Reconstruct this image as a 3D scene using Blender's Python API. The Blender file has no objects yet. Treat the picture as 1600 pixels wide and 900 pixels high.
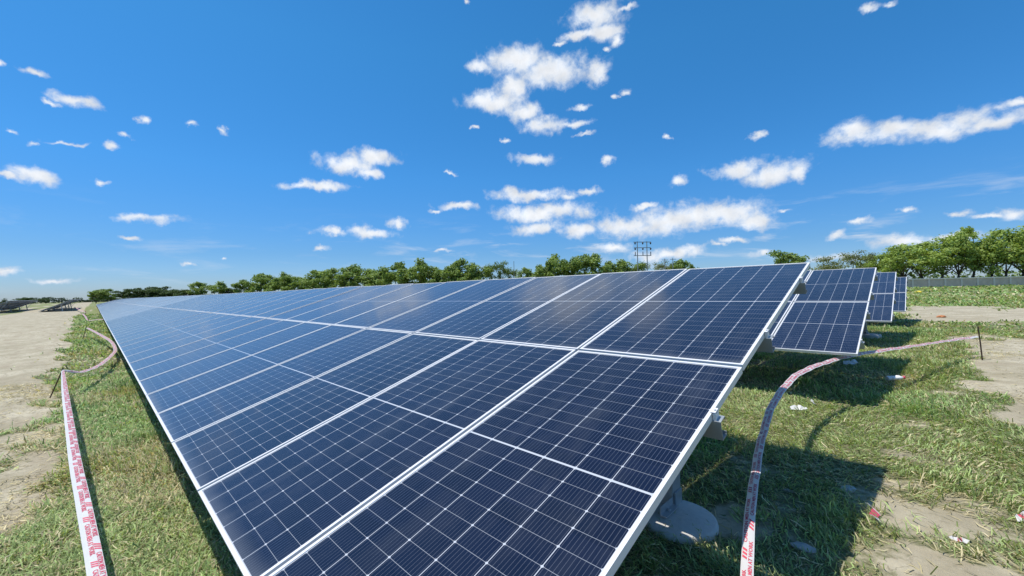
import bpy, math, random
import numpy as np
from mathutils import Vector, Matrix

random.seed(7); rng = np.random.default_rng(11)
S = bpy.context.scene
COL = S.collection

# ------------------------------------------------------------------ camera
F_PX = 643.37
CAM = np.array([0.7247, -0.4134, 1.7769])
W = np.array([[0.7123, -0.0217, -0.7015], [0.7015, -0.0110, 0.7126], [-0.0232, -0.9997, 0.0074]])
cd = bpy.data.cameras.new('camera'); cam = bpy.data.objects.new('camera', cd); COL.objects.link(cam)
cd.sensor_width = 36; cd.lens = F_PX / 1600 * 36; cd.clip_start = 0.05; cd.clip_end = 20000
M3 = Matrix(((W[0, 0], -W[0, 1], -W[0, 2]), (W[1, 0], -W[1, 1], -W[1, 2]), (W[2, 0], -W[2, 1], -W[2, 2])))
M3 = M3.to_quaternion().normalized().to_matrix()
cam.matrix_world = Matrix.Translation(Vector(CAM)) @ M3.to_4x4()
S.camera = cam
S.view_settings.view_transform = 'Standard'; S.view_settings.look = 'None'
S.view_settings.exposure = 0.0; S.view_settings.gamma = 1.0; S.view_settings.use_curve_mapping = False
S.cycles.max_bounces = 6; S.cycles.diffuse_bounces = 3; S.cycles.glossy_bounces = 3
S.cycles.transmission_bounces = 3; S.cycles.transparent_max_bounces = 6

def ray(px, py):
    return W @ np.array([(px - 800) / F_PX, (py - 450) / F_PX, 1.0])
def at(px, py, depth):
    return CAM + ray(px, py) * depth
def pix(p):
    q = W.T @ (np.asarray(p, float) - CAM); return 800 + F_PX * q[0] / q[2], 450 + F_PX * q[1] / q[2]

# ------------------------------------------------------------------ sun and sky
SUN_TO = np.array([-0.251, -0.225, 1.0]); SUN_TO /= np.linalg.norm(SUN_TO)
sl = bpy.data.lights.new('sun', 'SUN'); so = bpy.data.objects.new('sun', sl); COL.objects.link(so)
sl.energy = 4.6; sl.angle = math.radians(0.5); sl.color = (1.0, 0.955, 0.88)
so.rotation_euler = Vector(SUN_TO).to_track_quat('Z', 'Y').to_euler()

world = bpy.data.worlds.new('World'); S.world = world; world.use_nodes = True
wt = world.node_tree; wt.nodes.clear()

class G:
    """small helper for writing node trees"""
    def __init__(s, tree): s.t = tree
    def n(s, kind, **kw):
        nd = s.t.nodes.new(kind)
        for k, v in kw.items(): setattr(nd, k, v)
        return nd
    def put(s, sock, v):
        if isinstance(v, bpy.types.NodeSocket): s.t.links.new(v, sock)
        else: sock.default_value = v
    def m(s, op, a, b=0.0, c=0.0, clamp=False):
        nd = s.n('ShaderNodeMath', operation=op, use_clamp=clamp)
        s.put(nd.inputs[0], a)
        if len(nd.inputs) > 1: s.put(nd.inputs[1], b)
        if len(nd.inputs) > 2: s.put(nd.inputs[2], c)
        return nd.outputs[0]
    def v(s, op, a, b=(0, 0, 0), c=(0, 0, 0)):
        nd = s.n('ShaderNodeVectorMath', operation=op)
        s.put(nd.inputs[0], a); s.put(nd.inputs[1], b)
        if op == 'MULTIPLY_ADD': s.put(nd.inputs[2], c)
        return nd.outputs['Value'] if op in ('LENGTH', 'DOT_PRODUCT', 'DISTANCE') else nd.outputs[0]
    def step(s, x, lo, hi, a=0.0, b=1.0):
        nd = s.n('ShaderNodeMapRange', interpolation_type='SMOOTHSTEP')
        for i, q in enumerate((x, lo, hi, a, b)): s.put(nd.inputs[i], q)
        return nd.outputs[0]
    def mix(s, f, a, b):
        nd = s.n('ShaderNodeMix', data_type='RGBA')
        s.put(nd.inputs[0], f); s.put(nd.inputs[6], a); s.put(nd.inputs[7], b)
        return nd.outputs[2]
    def noise(s, vec, scale, detail=4, rough=0.55, dist=0.0):
        nd = s.n('ShaderNodeTexNoise'); s.put(nd.inputs['Vector'], vec)
        nd.inputs['Scale'].default_value = scale; nd.inputs['Detail'].default_value = detail
        nd.inputs['Roughness'].default_value = rough; nd.inputs['Distortion'].default_value = dist
        return nd.outputs['Fac'], nd.outputs['Color']

g = G(wt)
sky = g.n('ShaderNodeTexSky', sky_type='NISHITA'); sky.sun_disc = False
sky.sun_elevation = math.asin(SUN_TO[2]); sky.sun_rotation = math.atan2(SUN_TO[0], SUN_TO[1])
sky.air_density = 1.0; sky.dust_density = 0.25; sky.ozone_density = 3.0; sky.altitude = 100
SKY_STRENGTH = 0.15
hs = g.n('ShaderNodeHueSaturation'); hs.inputs['Saturation'].default_value = 1.27; hs.inputs['Value'].default_value = 1.0
g.put(hs.inputs['Color'], sky.outputs[0])
tint = g.v('MULTIPLY', hs.outputs[0], (0.92, 1.0, 1.10))
dvec = g.n('ShaderNodeTexCoord').outputs['Generated']
sx = g.n('ShaderNodeSeparateXYZ'); g.put(sx.inputs[0], dvec)
# azimuth from the heading of the view (north-west-ish) so that the seam lies behind
HX, HY = -0.7016, 0.7126
fwd = g.m('ADD', g.m('MULTIPLY', sx.outputs[0], HX), g.m('MULTIPLY', sx.outputs[1], HY))
rgt = g.m('ADD', g.m('MULTIPLY', sx.outputs[0], HY), g.m('MULTIPLY', sx.outputs[1], -HX))
az = g.m('ARCTAN2', rgt, fwd); el = g.m('ARCSINE', sx.outputs[2])
def azel(px, py):
    d = ray(px, py); d = d / np.linalg.norm(d)
    return math.atan2(d[0] * HY - d[1] * HX, d[0] * HX + d[1] * HY), math.asin(d[2])
cx = g.n('ShaderNodeCombineXYZ'); g.put(cx.inputs[0], az); g.put(cx.inputs[1], el)
p0 = cx.outputs[0]
_, w1 = g.noise(dvec, 9.0, 3, 0.6); _, w2 = g.noise(dvec, 34.0, 4, 0.65)
warp = g.v('MULTIPLY_ADD', g.v('SUBTRACT', w1, (0.5, 0.5, 0.5)), (0.075, 0.05, 0), g.v('MULTIPLY', g.v('SUBTRACT', w2, (0.5, 0.5, 0.5)), (0.034, 0.024, 0)))
p = g.v('ADD', p0, warp)
# clouds of this sky: (x, y, half width, half height) as seen, turned into azimuth / elevation
CL = [(803,95,52,22),(858,113,66,22),(928,120,20,20),(752,99,22,13),(796,138,26,22),(768,160,46,17),(818,174,34,16),(853,196,34,13),(890,196,32,7),(905,170,18,6),
 (928,20,42,22),(948,48,32,16),(905,55,28,9),(880,67,15,5),(966,62,13,13),(945,78,10,6),(985,4,20,6),(725,6,6,4),(790,222,8,4),(745,200,8,4),(905,212,22,3),(960,152,7,5),(1043,213,7,4),(840,247,37,9),(948,250,10,8),(980,145,13,8),(1180,215,15,6),(1062,284,16,8),
 (1148,264,36,16),(1200,275,58,17),(1248,274,20,12),(1330,211,40,17),(1400,205,74,18),(1480,195,72,20),(1560,189,66,16),(1590,158,38,9),
 (825,303,60,10),(880,306,20,7),(845,330,76,13),(840,356,38,11),(920,298,22,7),(1050,343,92,22),(1130,338,68,18),(985,352,62,17),(905,361,26,11),(1175,348,40,11),(1010,318,24,6),
 (1140,378,27,6),(1120,385,13,5),(1050,398,66,10),(960,386,32,7),(1190,396,22,6),(1300,365,22,7),(1290,400,56,9),(1400,376,52,10),(1345,346,22,6),
 (542,257,46,14),(585,248,40,12),(575,272,26,9),(490,290,60,8),(520,362,32,6),(578,362,48,9),(630,350,15,9),(505,383,13,5),(715,321,30,7),(680,327,9,4),(709,273,10,4),
 (125,159,48,11),(90,165,22,6),(60,118,27,8),(4,95,16,9),(228,187,12,8),(115,222,42,5),(70,222,13,6),(185,232,26,7),(205,215,16,6),(62,270,48,14),(12,270,26,7),(165,282,22,5),
 (225,341,54,8),(207,376,21,4.5),(283,412,15,4),(340,400,9,3),(12,428,34,8),(95,440,46,6),(360,211,9,7),(300,195,17,5),(25,202,17,5),
 (1362,14,26,7),(1395,4,16,7),(1500,338,28,5),(1420,333,17,5),(1582,335,38,11),(1540,340,28,5),(1480,372,60,7),(1230,335,20,4),(690,395,14,4)]
for a_, e_, ra_, re_ in ((-1.9, .7, .30, .12), (-2.5, .45, .4, .1), (1.6, .6, .3, .12), (2.3, .4, .4, .12), (0.5, 1.15, .3, .08), (-1.35, .35, .12, .03)):
    CL.append((a_, e_, ra_, re_, 'dir'))
acc = None
for c in CL:
    if len(c) == 5: a0, e0, ra, re = c[:4]
    else:
        a0, e0 = azel(c[0], c[1]); a1, _ = azel(c[0] + c[2], c[1]); _, e1 = azel(c[0], c[1] - c[3])
        ra, re = max(abs(a1 - a0), .004) * 1.16, max(abs(e1 - e0), .0035) * 1.2
    thin = .34 * max(0.0, 1 - re / .022) if len(c) == 4 else 0.0
    L_ = g.v('LENGTH', g.v('MULTIPLY_ADD', p, (1 / ra, 1 / re, 0), (-a0 / ra, -e0 / re, 0)))
    if thin > .01: L_ = g.m('ADD', L_, thin)
    acc = L_ if acc is None else g.m('SMOOTH_MIN', acc, L_, 0.22)
n3, _ = g.noise(dvec, 48.0, 6, 0.60, 0.2); n4, _ = g.noise(dvec, 13.0, 3, 0.6)
edge = g.m('ADD', acc, g.m('ADD', g.m('MULTIPLY', g.m('SUBTRACT', n3, 0.5), 1.25), g.m('MULTIPLY', g.m('SUBTRACT', n4, 0.5), 0.9)))
dens = g.step(edge, 1.18, 0.34)
thick = g.step(edge, 0.85, 0.0)
low = g.step(g.m('ADD', el, 0), 0.0, 0.35)
ccol = g.mix(thick, (0.70, 0.79, 0.92, 1), (0.95, 0.965, 0.985, 1))
n5, _ = g.noise(g.v('ADD', dvec, (0.006, 0.005, 0.020)), 24.0, 4, 0.55)
n6, _ = g.noise(dvec, 24.0, 4, 0.55)
relief = g.m('MULTIPLY_ADD', g.m('SUBTRACT', n6, n5), 0.55, 0.985)
ccol = g.v('SCALE', ccol); ccol.node.inputs['Scale'].default_value = 1.0; g.put(ccol.node.inputs['Scale'], relief)
ccol = g.v('MULTIPLY', ccol, (1 / SKY_STRENGTH,) * 3)
rp = g.n('ShaderNodeValToRGB'); g.put(rp.inputs[0], el)
for i_, (e_, c_) in enumerate(((0.0, (.44, .53, .80, 1)), (.09, (.40, .56, .74, 1)), (.26, (.49, .81, .90, 1)), (.52, (.60, 1.0, .96, 1)))):
    q_ = rp.color_ramp.elements[i_] if i_ < 2 else rp.color_ramp.elements.new(e_)
    q_.position = e_; q_.color = c_
tint2 = g.v('MULTIPLY', tint, rp.outputs[0])
lowv = g.v('MULTIPLY', p0, (5.0, 26.0, 0.0)); n7, _ = g.noise(lowv, 1.3, 5, 0.6, 0.4)
veil = g.m('MULTIPLY', g.step(n7, 0.50, 0.74), g.m('MULTIPLY', g.step(el, 0.20, 0.10), g.step(el, 0.0, 0.03)))
veil = g.m('MULTIPLY', veil, g.step(az, -0.55, 0.15, 0.22, 0.62))
tint2 = g.mix(veil, tint2, (0.74 / SKY_STRENGTH, 0.80 / SKY_STRENGTH, 0.88 / SKY_STRENGTH, 1))
fin = g.mix(g.m('MULTIPLY', dens, 0.93), tint2, ccol)
bg = g.n('ShaderNodeBackground'); g.put(bg.inputs[0], fin); bg.inputs[1].default_value = SKY_STRENGTH
wo = g.n('ShaderNodeOutputWorld'); wt.links.new(bg.outputs[0], wo.inputs[0])

# ------------------------------------------------------------------ tagging and mesh helpers
def tag(o, label=None, cat=None, group=None, kind=None):
    if label: o['label'] = label
    if cat: o['category'] = cat
    if group: o['group'] = group
    if kind: o['kind'] = kind
    return o
def empty(name, loc, rz=0.0, **k):
    o = bpy.data.objects.new(name, None); o.empty_display_size = .2; COL.objects.link(o)
    o.location = loc; o.rotation_euler = (0, 0, rz); return tag(o, **k)
class MB:
    """collects vertices and faces of ONE mesh"""
    def __init__(s): s.v = []; s.f = []; s.mi = []
    def quad(s, pts, mi=0):
        b = len(s.v); s.v += [tuple(p) for p in pts]; s.f.append(tuple(range(b, b + len(pts)))); s.mi.append(mi)
    def box(s, lo, hi, T=None, mi=0):
        b = len(s.v)
        c = [Vector((x, y, z)) for z in (lo[2], hi[2]) for y in (lo[1], hi[1]) for x in (lo[0], hi[0])]
        if T is not None: c = [T @ q for q in c]
        s.v += [tuple(q) for q in c]
        for q in ((0, 2, 3, 1), (4, 5, 7, 6), (0, 1, 5, 4), (2, 6, 7, 3), (0, 4, 6, 2), (1, 3, 7, 5)):
            s.f.append(tuple(b + i for i in q)); s.mi.append(mi)
        return s
    def prism(s, prof, p, q, up=(0, 0, 1), mi=0, cap=True):
        """closed 2-D profile swept from p to q"""
        p, q = Vector(p), Vector(q); d = (q - p).normalized(); up = Vector(up)
        x = d.cross(up).normalized(); y = x.cross(d)
        b = len(s.v); n = len(prof)
        for e in (p, q): s.v += [tuple(e + x * a + y * c) for a, c in prof]
        for i in range(n):
            j = (i + 1) % n; s.f.append((b + i, b + j, b + n + j, b + n + i)); s.mi.append(mi)
        if cap:
            s.f.append(tuple(b + n - 1 - i for i in range(n))); s.f.append(tuple(b + n + i for i in range(n))); s.mi += [mi, mi]
        return s
    def tube(s, pts, rad, n=6, mi=0):
        pts = [Vector(q) for q in pts]; b = len(s.v)
        for i, q in enumerate(pts):
            d = (pts[min(i + 1, len(pts) - 1)] - pts[max(i - 1, 0)]).normalized()
            x = d.cross(Vector((0.31, .17, .93))).normalized(); y = d.cross(x)
            r = rad[i] if hasattr(rad, '__len__') else rad
            s.v += [tuple(q + (x * math.cos(2 * math.pi * k / n) + y * math.sin(2 * math.pi * k / n)) * r) for k in range(n)]
        for i in range(len(pts) - 1):
            for k in range(n):
                a, c = b + i * n + k, b + i * n + (k + 1) % n; s.f.append((a, c, c + n, a + n)); s.mi.append(mi)
        s.f.append(tuple(b + n - 1 - k for k in range(n))); e = b + (len(pts) - 1) * n; s.f.append(tuple(e + k for k in range(n))); s.mi += [mi, mi]
        return s
    def lathe(s, prof, n=24, T=None, mi=0):
        b = len(s.v)
        for r, z in prof:
            for k in range(n):
                q = Vector((r * math.cos(2 * math.pi * k / n), r * math.sin(2 * math.pi * k / n), z))
                s.v.append(tuple(T @ q if T is not None else q))
        for i in range(len(prof) - 1):
            for k in range(n):
                a, c = b + i * n + k, b + i * n + (k + 1) % n; s.f.append((a, c, c + n, a + n)); s.mi.append(mi)
        return s
    def mesh(s, name, mats, smooth=False):
        me = bpy.data.meshes.new(name); me.from_pydata(s.v, [], s.f)
        for m_ in (mats if isinstance(mats, (list, tuple)) else [mats]): me.materials.append(m_)
        me.polygons.foreach_set('material_index', s.mi)
        if smooth: me.polygons.foreach_set('use_smooth', [True] * len(s.f))
        me.update(); return me
    def obj(s, name, mats, parent=None, smooth=False):
        return link(name, s.mesh(name, mats, smooth), parent)
def link(name, me, parent=None):
    o = bpy.data.objects.new(name, me); COL.objects.link(o); o.parent = parent; return o
def copy_to(o, parent=None):
    c = o.copy(); COL.objects.link(c); c.parent = parent; return c

# ------------------------------------------------------------------ materials
def mat(name):
    m_ = bpy.data.materials.new(name); m_.use_nodes = True; t = m_.node_tree
    return m_, G(t), t.nodes['Principled BSDF'], t.nodes['Material Output']
def plain(name, col, rough=.6, metal=0.0, var=.12, scale=30.0, bump=0.0, spec=.5):
    m_, g, b, o = mat(name)
    co = g.n('ShaderNodeTexCoord').outputs['Object']
    f, _ = g.noise(co, scale, 5, .6)
    c0 = tuple(max(0, q * (1 - var)) for q in col) + (1,); c1 = tuple(min(1, q * (1 + var)) for q in col) + (1,)
    g.put(b.inputs['Base Color'], g.mix(f, c0, c1))
    g.put(b.inputs['Roughness'], g.m('MULTIPLY_ADD', f, .2, rough - .1)); b.inputs['Metallic'].default_value = metal
    b.inputs['Specular IOR Level'].default_value = spec
    if bump:
        bp = g.n('ShaderNodeBump'); bp.inputs['Strength'].default_value = bump; bp.inputs['Distance'].default_value = .01
        g.put(bp.inputs['Height'], f); g.put(b.inputs['Normal'], bp.outputs[0])
    return m_
M_FRAME = plain('anodised_aluminium', (.74, .73, .72), .45, .0, .05, 12)
M_STEEL = plain('galvanised_steel', (.40, .43, .45), .5, .55, .22, 14)
M_CONC = plain('concrete', (.56, .54, .50), .9, 0, .2, 25, .4)
M_UNDER = plain('backsheet', (.035, .04, .05), .6, 0, .05, 6)
M_RUST = plain('rusty_steel', (.10, .06, .04), .8, .2, .3, 40)
M_TAPE = plain('white_plastic_tape', (.88, .86, .85), .38, 0, .04, 20)
_t = M_TAPE.node_tree; _g = G(_t); _tr = _g.n('ShaderNodeBsdfTranslucent'); _tr.inputs[0].default_value = (.85, .80, .80, 1)
_mx = _g.n('ShaderNodeMixShader'); _mx.inputs[0].default_value = .30
_t.links.new(_t.nodes['Principled BSDF'].outputs[0], _mx.inputs[1]); _t.links.new(_tr.outputs[0], _mx.inputs[2]); _m2 = _g.n('ShaderNodeMixShader'); _m2.inputs[0].default_value = .04; _tp = _g.n('ShaderNodeBsdfTransparent')
_t.links.new(_mx.outputs[0], _m2.inputs[1]); _t.links.new(_tp.outputs[0], _m2.inputs[2]); _t.links.new(_m2.outputs[0], _t.nodes['Material Output'].inputs[0])
M_RED = plain('red_print', (.66, .09, .13), .45, 0, .15, 60)
M_WHITE = plain('white_plastic', (.80, .80, .80), .5, 0, .06, 50)
M_WALL = plain('grey_block_wall', (.48, .43, .37), .9, 0, .38, .9, .3)
M_POSTC = plain('wall_post_concrete', (.58, .55, .50), .9, 0, .2, 2, .2)
M_COPE = plain('pale_coping', (.80, .75, .68), .8, 0, .12, 2)
M_POLE = plain('weathered_pole', (.27, .29, .31), .6, .3, .2, 5)
M_INS = plain('brown_insulator', (.035, .03, .03), .4, 0, .1, 20)
M_TRUNK = plain('bark', (.085, .068, .05), .95, 0, .35, 3, .4)
M_STRAW = plain('dry_stem', (.50, .43, .28), .8, 0, .2, 60)
M_STONE = plain('pale_stone', (.42, .40, .37), .9, 0, .2, 30, .4)
M_YEL = plain('yellow_plastic', (.80, .62, .06), .5, 0, .1, 20)
M_ORA = plain('orange_soil_bag', (.55, .22, .09), .8, 0, .2, 20)

def leaf_mat(name, trans=.35, rough=.55):
    m_, g, b, o = mat(name)
    a = g.n('ShaderNodeAttribute', attribute_name='tint').outputs['Color']
    g.put(b.inputs['Base Color'], a); b.inputs['Roughness'].default_value = rough; b.inputs['Specular IOR Level'].default_value = .25
    tr = g.n('ShaderNodeBsdfTranslucent'); g.put(tr.inputs[0], g.v('MULTIPLY', a, (1.25, 1.2, .6)))
    mx = g.n('ShaderNodeMixShader'); mx.inputs[0].default_value = trans
    g.t.links.new(b.outputs[0], mx.inputs[1]); g.t.links.new(tr.outputs[0], mx.inputs[2]); g.t.links.new(mx.outputs[0], o.inputs[0])
    return m_
M_LEAF = leaf_mat('foliage', .3); M_GRASS = leaf_mat('grass_blade', .30)

def glass_mat(name, glare):
    m_, g, b, o = mat(name)
    tc = g.n('ShaderNodeTexCoord').outputs['Object']; s = g.n('ShaderNodeSeparateXYZ'); g.put(s.inputs[0], tc)
    x, y = s.outputs[0], s.outputs[1]
    PU, PV = 1.096 / 6, 1.114 / 12
    u = g.m('SUBTRACT', x, .019)
    v = g.m('SUBTRACT', g.m('ABSOLUTE', g.m('SUBTRACT', y, 1.139)), .005)
    du = g.m('PINGPONG', u, PU / 2)            # distance to the nearest column line, metres
    dv = g.m('PINGPONG', v, PV / 2)
    lu = g.step(du, .0022, .0010); lv = g.step(dv, .0013, .0004)
    dia = g.step(g.m('ADD', du, dv), .0085, .0065)
    out = g.m('MAXIMUM', g.m('MAXIMUM', g.m('LESS_THAN', u, 0.0), g.m('GREATER_THAN', u, 1.096)), g.m('MAXIMUM', g.m('LESS_THAN', v, 0.0), g.m('GREATER_THAN', v, 1.114)))
    white = g.m('MAXIMUM', g.m('MAXIMUM', lu, g.m('MULTIPLY', lv, .6)), g.m('MAXIMUM', dia, out))
    bus = g.step(g.m('PINGPONG', g.m('ADD', u, PU / 20), PU / 20), .00085, .0003)
    info = g.n('ShaderNodeObjectInfo').outputs['Random']
    # cell-to-cell tone, small
    cid = g.n('ShaderNodeCombineXYZ'); g.put(cid.inputs[0], g.m('FLOOR', g.m('DIVIDE', u, PU))); g.put(cid.inputs[1], g.m('FLOOR', g.m('DIVIDE', y, PV))); g.put(cid.inputs[2], g.m('MULTIPLY', info, 37.0))
    wn = g.n('ShaderNodeTexWhiteNoise', noise_dimensions='3D'); g.put(wn.inputs[0], cid.outputs[0])
    cell = g.mix(wn.outputs[0], (.0050, .0085, .024, 1), (.0078, .0120, .032, 1))
    cell = g.v('SCALE', cell); g.put(cell.node.inputs['Scale'], g.m('MULTIPLY_ADD', info, .5, .75))
    cell = g.mix(g.m('MULTIPLY', bus, .27), cell, (.42, .44, .50, 1))
    colr = g.mix(g.m('MULTIPLY', white, .66), cell, (.80, .82, .85, 1))
    # dust: streaks running down the glass, specks, a film along the lower lip; far panels add painted glare
    of = g.v('ADD', tc, g.n('ShaderNodeCombineXYZ').outputs[0])
    cmb = of.node.inputs[1].links[0].from_node; g.put(cmb.inputs[2], g.m('MULTIPLY', info, 50.0))
    d1, _ = g.noise(g.v('MULTIPLY', of, (3.0, .8, 1)), 2.2, 5, .65)
    d2, _ = g.noise(of, 85.0, 3, .6)
    sp = g.step(d2, .70, .78)
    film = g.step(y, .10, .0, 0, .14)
    dust_glare = g.m('ADD', g.m('ADD', g.step(d1, .42, .75, .004, .034), g.m('MULTIPLY', sp, .06)), g.m('ADD', film, glare))
    dust_glare = g.m('ADD', dust_glare, g.step(d1, .60, .78, 0, .03))
    colr = g.mix(dust_glare, colr, (.46, .47, .47, 1))
    g.put(b.inputs['Base Color'], colr)
    g.put(b.inputs['Roughness'], g.m('ADD', .10, g.m('MULTIPLY', g.step(d1, .35, .75), .08)))
    b.inputs['IOR'].default_value = 1.45; b.inputs['Specular IOR Level'].default_value = .5
    b.inputs['Sheen Weight'].default_value = .50; b.inputs['Sheen Roughness'].default_value = .29; b.inputs['Sheen Tint'].default_value = (.95, .95, 1, 1)
    return m_
M_CELL = glass_mat('photovoltaic_cells', 0.0); M_CELL_GLARE = glass_mat('glare_painted_photovoltaic_cells', .62)  # second one, for far panels: whitish sky glare painted into the cell colour

# ------------------------------------------------------------------ ground
def h2(ix, iy, seed):
    n = (ix.astype(np.int64) * 374761393 + iy.astype(np.int64) * 668265263 + seed * 1442695041) & 0xffffffff
    n = ((n ^ (n >> 13)) * 1274126177) & 0xffffffff
    return ((n ^ (n >> 16)) & 0xffff) / 65535.0
def vn(x, y, seed=0):
    ix, iy = np.floor(x), np.floor(y); fx, fy = x - ix, y - iy
    fx = fx * fx * (3 - 2 * fx); fy = fy * fy * (3 - 2 * fy)
    a, b, c, d = h2(ix, iy, seed), h2(ix + 1, iy, seed), h2(ix, iy + 1, seed), h2(ix + 1, iy + 1, seed)
    return (a * (1 - fx) + b * fx) * (1 - fy) + (c * (1 - fx) + d * fx) * fy
def fbm(x, y, seed=0, o=4):
    t = 0; a = .5; n = 0
    for k in range(o): t = t + a * vn(x * 2 ** k + 7.3 * k, y * 2 ** k + 3.1 * k, seed + k); n += a; a *= .5
    return t / n
def ss(x, a, b):
    t = np.clip((x - a) / (b - a), 0, 1); return t * t * (3 - 2 * t)
def gz(x, y):
    x = np.asarray(x, float); y = np.asarray(y, float)
    z = .05 * ss(y, 7, 13) + .55 * ss(y, 22, 112) * ss(x, -160, -40)
    near = np.exp(-((x - 0) ** 2 + (y - 4) ** 2) / 900)
    z = z + near * (.05 * (fbm(x * .8, y * .8, 5, 3) - .5) + .035 * (fbm(x * 3, y * 3, 9, 3) - .5))
    z = z + .10 * np.exp(-((x - 2.1) ** 2 + (y - 12.6) ** 2 / 3) / .9)          # loose earth round the right stake
    z = z + .07 * np.exp(-((y + 1.55) / .25) ** 2) * ss(-x, 3, 9) * (fbm(x * .7, y * .9, 17, 3) - .2)  # road shoulder
    return z
def cover(x, y):
    """0 bare earth .. 1 grass"""
    x = np.asarray(x, float); y = np.asarray(y, float)
    n1 = fbm(x * .55, y * .9, 21, 4) - .5; n2 = fbm(x * 1.7, y * 2.2, 31, 4) - .5
    c = np.ones_like(x) * .92
    edge = -1.02 - .012 * np.clip(-x - 10, 0, 70)
    road = ss(y + n1 * .7 + n2 * .35, edge - .16, edge + .16)
    side = np.where(x > -8.8, 1 - .62 * ss(-y + n1 * .8 + n2 * .5, .60, .95) * ss(-x, 3.6, 4.8), 1)
    left = np.where(x < -8.3, road, side)
    far_left = ss(-y + n1 * 3, 8.5, 11)
    c = c * np.where(y < .6, np.maximum(left, far_left * .7), 1)
    # bare track on the right
    tr = ss(x + n1 * 1.1 + n2 * .6, 1.28, 1.75) * ss(y, 5.9, 7.5) * (1 - ss(y + n1 * 2, 17.5, 20))
    c = c * (1 - .92 * tr)
    tr2 = ss(y + n1 * 9 + n2 * 3, 23.5, 25.5) * (1 - ss(y + n1 * 12 + n2 * 4, 37, 42))
    c = c * (1 - .85 * tr2 * ss(x, -1, 1.2))
    tr3 = np.exp(-((y + n1 * 14 - 58) / 3.2) ** 2) * .7 * ss(x, 0, 4)
    c = c * (1 - tr3)
    # near right corner: trodden
    b = np.exp(-(((x - .75) / .5) ** 2 + ((y - 3.0) / .55) ** 2)) * .85 + np.exp(-(((x - .95) / .5) ** 2 + ((y - 4.1) / .5) ** 2)) * .72
    b = b + np.exp(-(((x + .25) / .22) ** 2 + ((y - 2.95) / .3) ** 2)) * 1.0
    c = c * (1 - np.clip(b + n2 * 1.6 + n1 * .6 - .12, 0, .92) * (b > .05))
    n3 = fbm(x * 2.6, y * 2.6, 131, 3) - .5
    c = np.clip(c + (n2 * .9 + n1 * .6 + n3 * 1.1) * (c > .15) - .10, 0, 1)
    return c
def axis(lo, hi, step, far):
    a = list(np.arange(lo, hi + 1e-6, step)); s = step; v_ = hi
    while v_ < far: s *= 1.11; v_ += s; a.append(v_)
    s = step; v_ = lo; b = []
    while v_ > -far: s *= 1.11; v_ -= s; b.append(v_)
    return np.array(b[::-1] + a)
gx, gy = axis(-13, 6, .11, 5000), axis(-3.2, 21, .11, 5000)
XX, YY = np.meshgrid(gx, gy, indexing='xy'); nx, ny = len(gx), len(gy)
ZZ = gz(XX, YY)
me = bpy.data.meshes.new('ground')
V = np.stack([XX, YY, ZZ], -1).reshape(-1, 3)
idx = np.arange(nx * ny).reshape(ny, nx)
Fq = np.stack([idx[:-1, :-1], idx[:-1, 1:], idx[1:, 1:], idx[1:, :-1]], -1).reshape(-1, 4)
def np_mesh(me, V, loops, sizes):
    me.vertices.add(len(V)); me.vertices.foreach_set('co', V.astype(np.float32).ravel())
    me.loops.add(len(loops)); me.loops.foreach_set('vertex_index', loops.astype(np.int32))
    me.polygons.add(len(sizes)); st = np.concatenate([[0], np.cumsum(sizes)[:-1]])
    me.polygons.foreach_set('loop_start', st.astype(np.int32)); me.polygons.foreach_set('loop_total', np.asarray(sizes, np.int32))
    me.update(calc_edges=True)
np_mesh(me, V, Fq.ravel(), np.full(len(Fq), 4))
me.polygons.foreach_set('use_smooth', np.ones(len(Fq), bool))
ca = me.color_attributes.new('cover', 'FLOAT_COLOR', 'POINT')
cv = cover(XX, YY).ravel(); ca.data.foreach_set('color', np.stack([cv, cv, cv, np.ones_like(cv)], -1).astype(np.float32).ravel())
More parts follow.
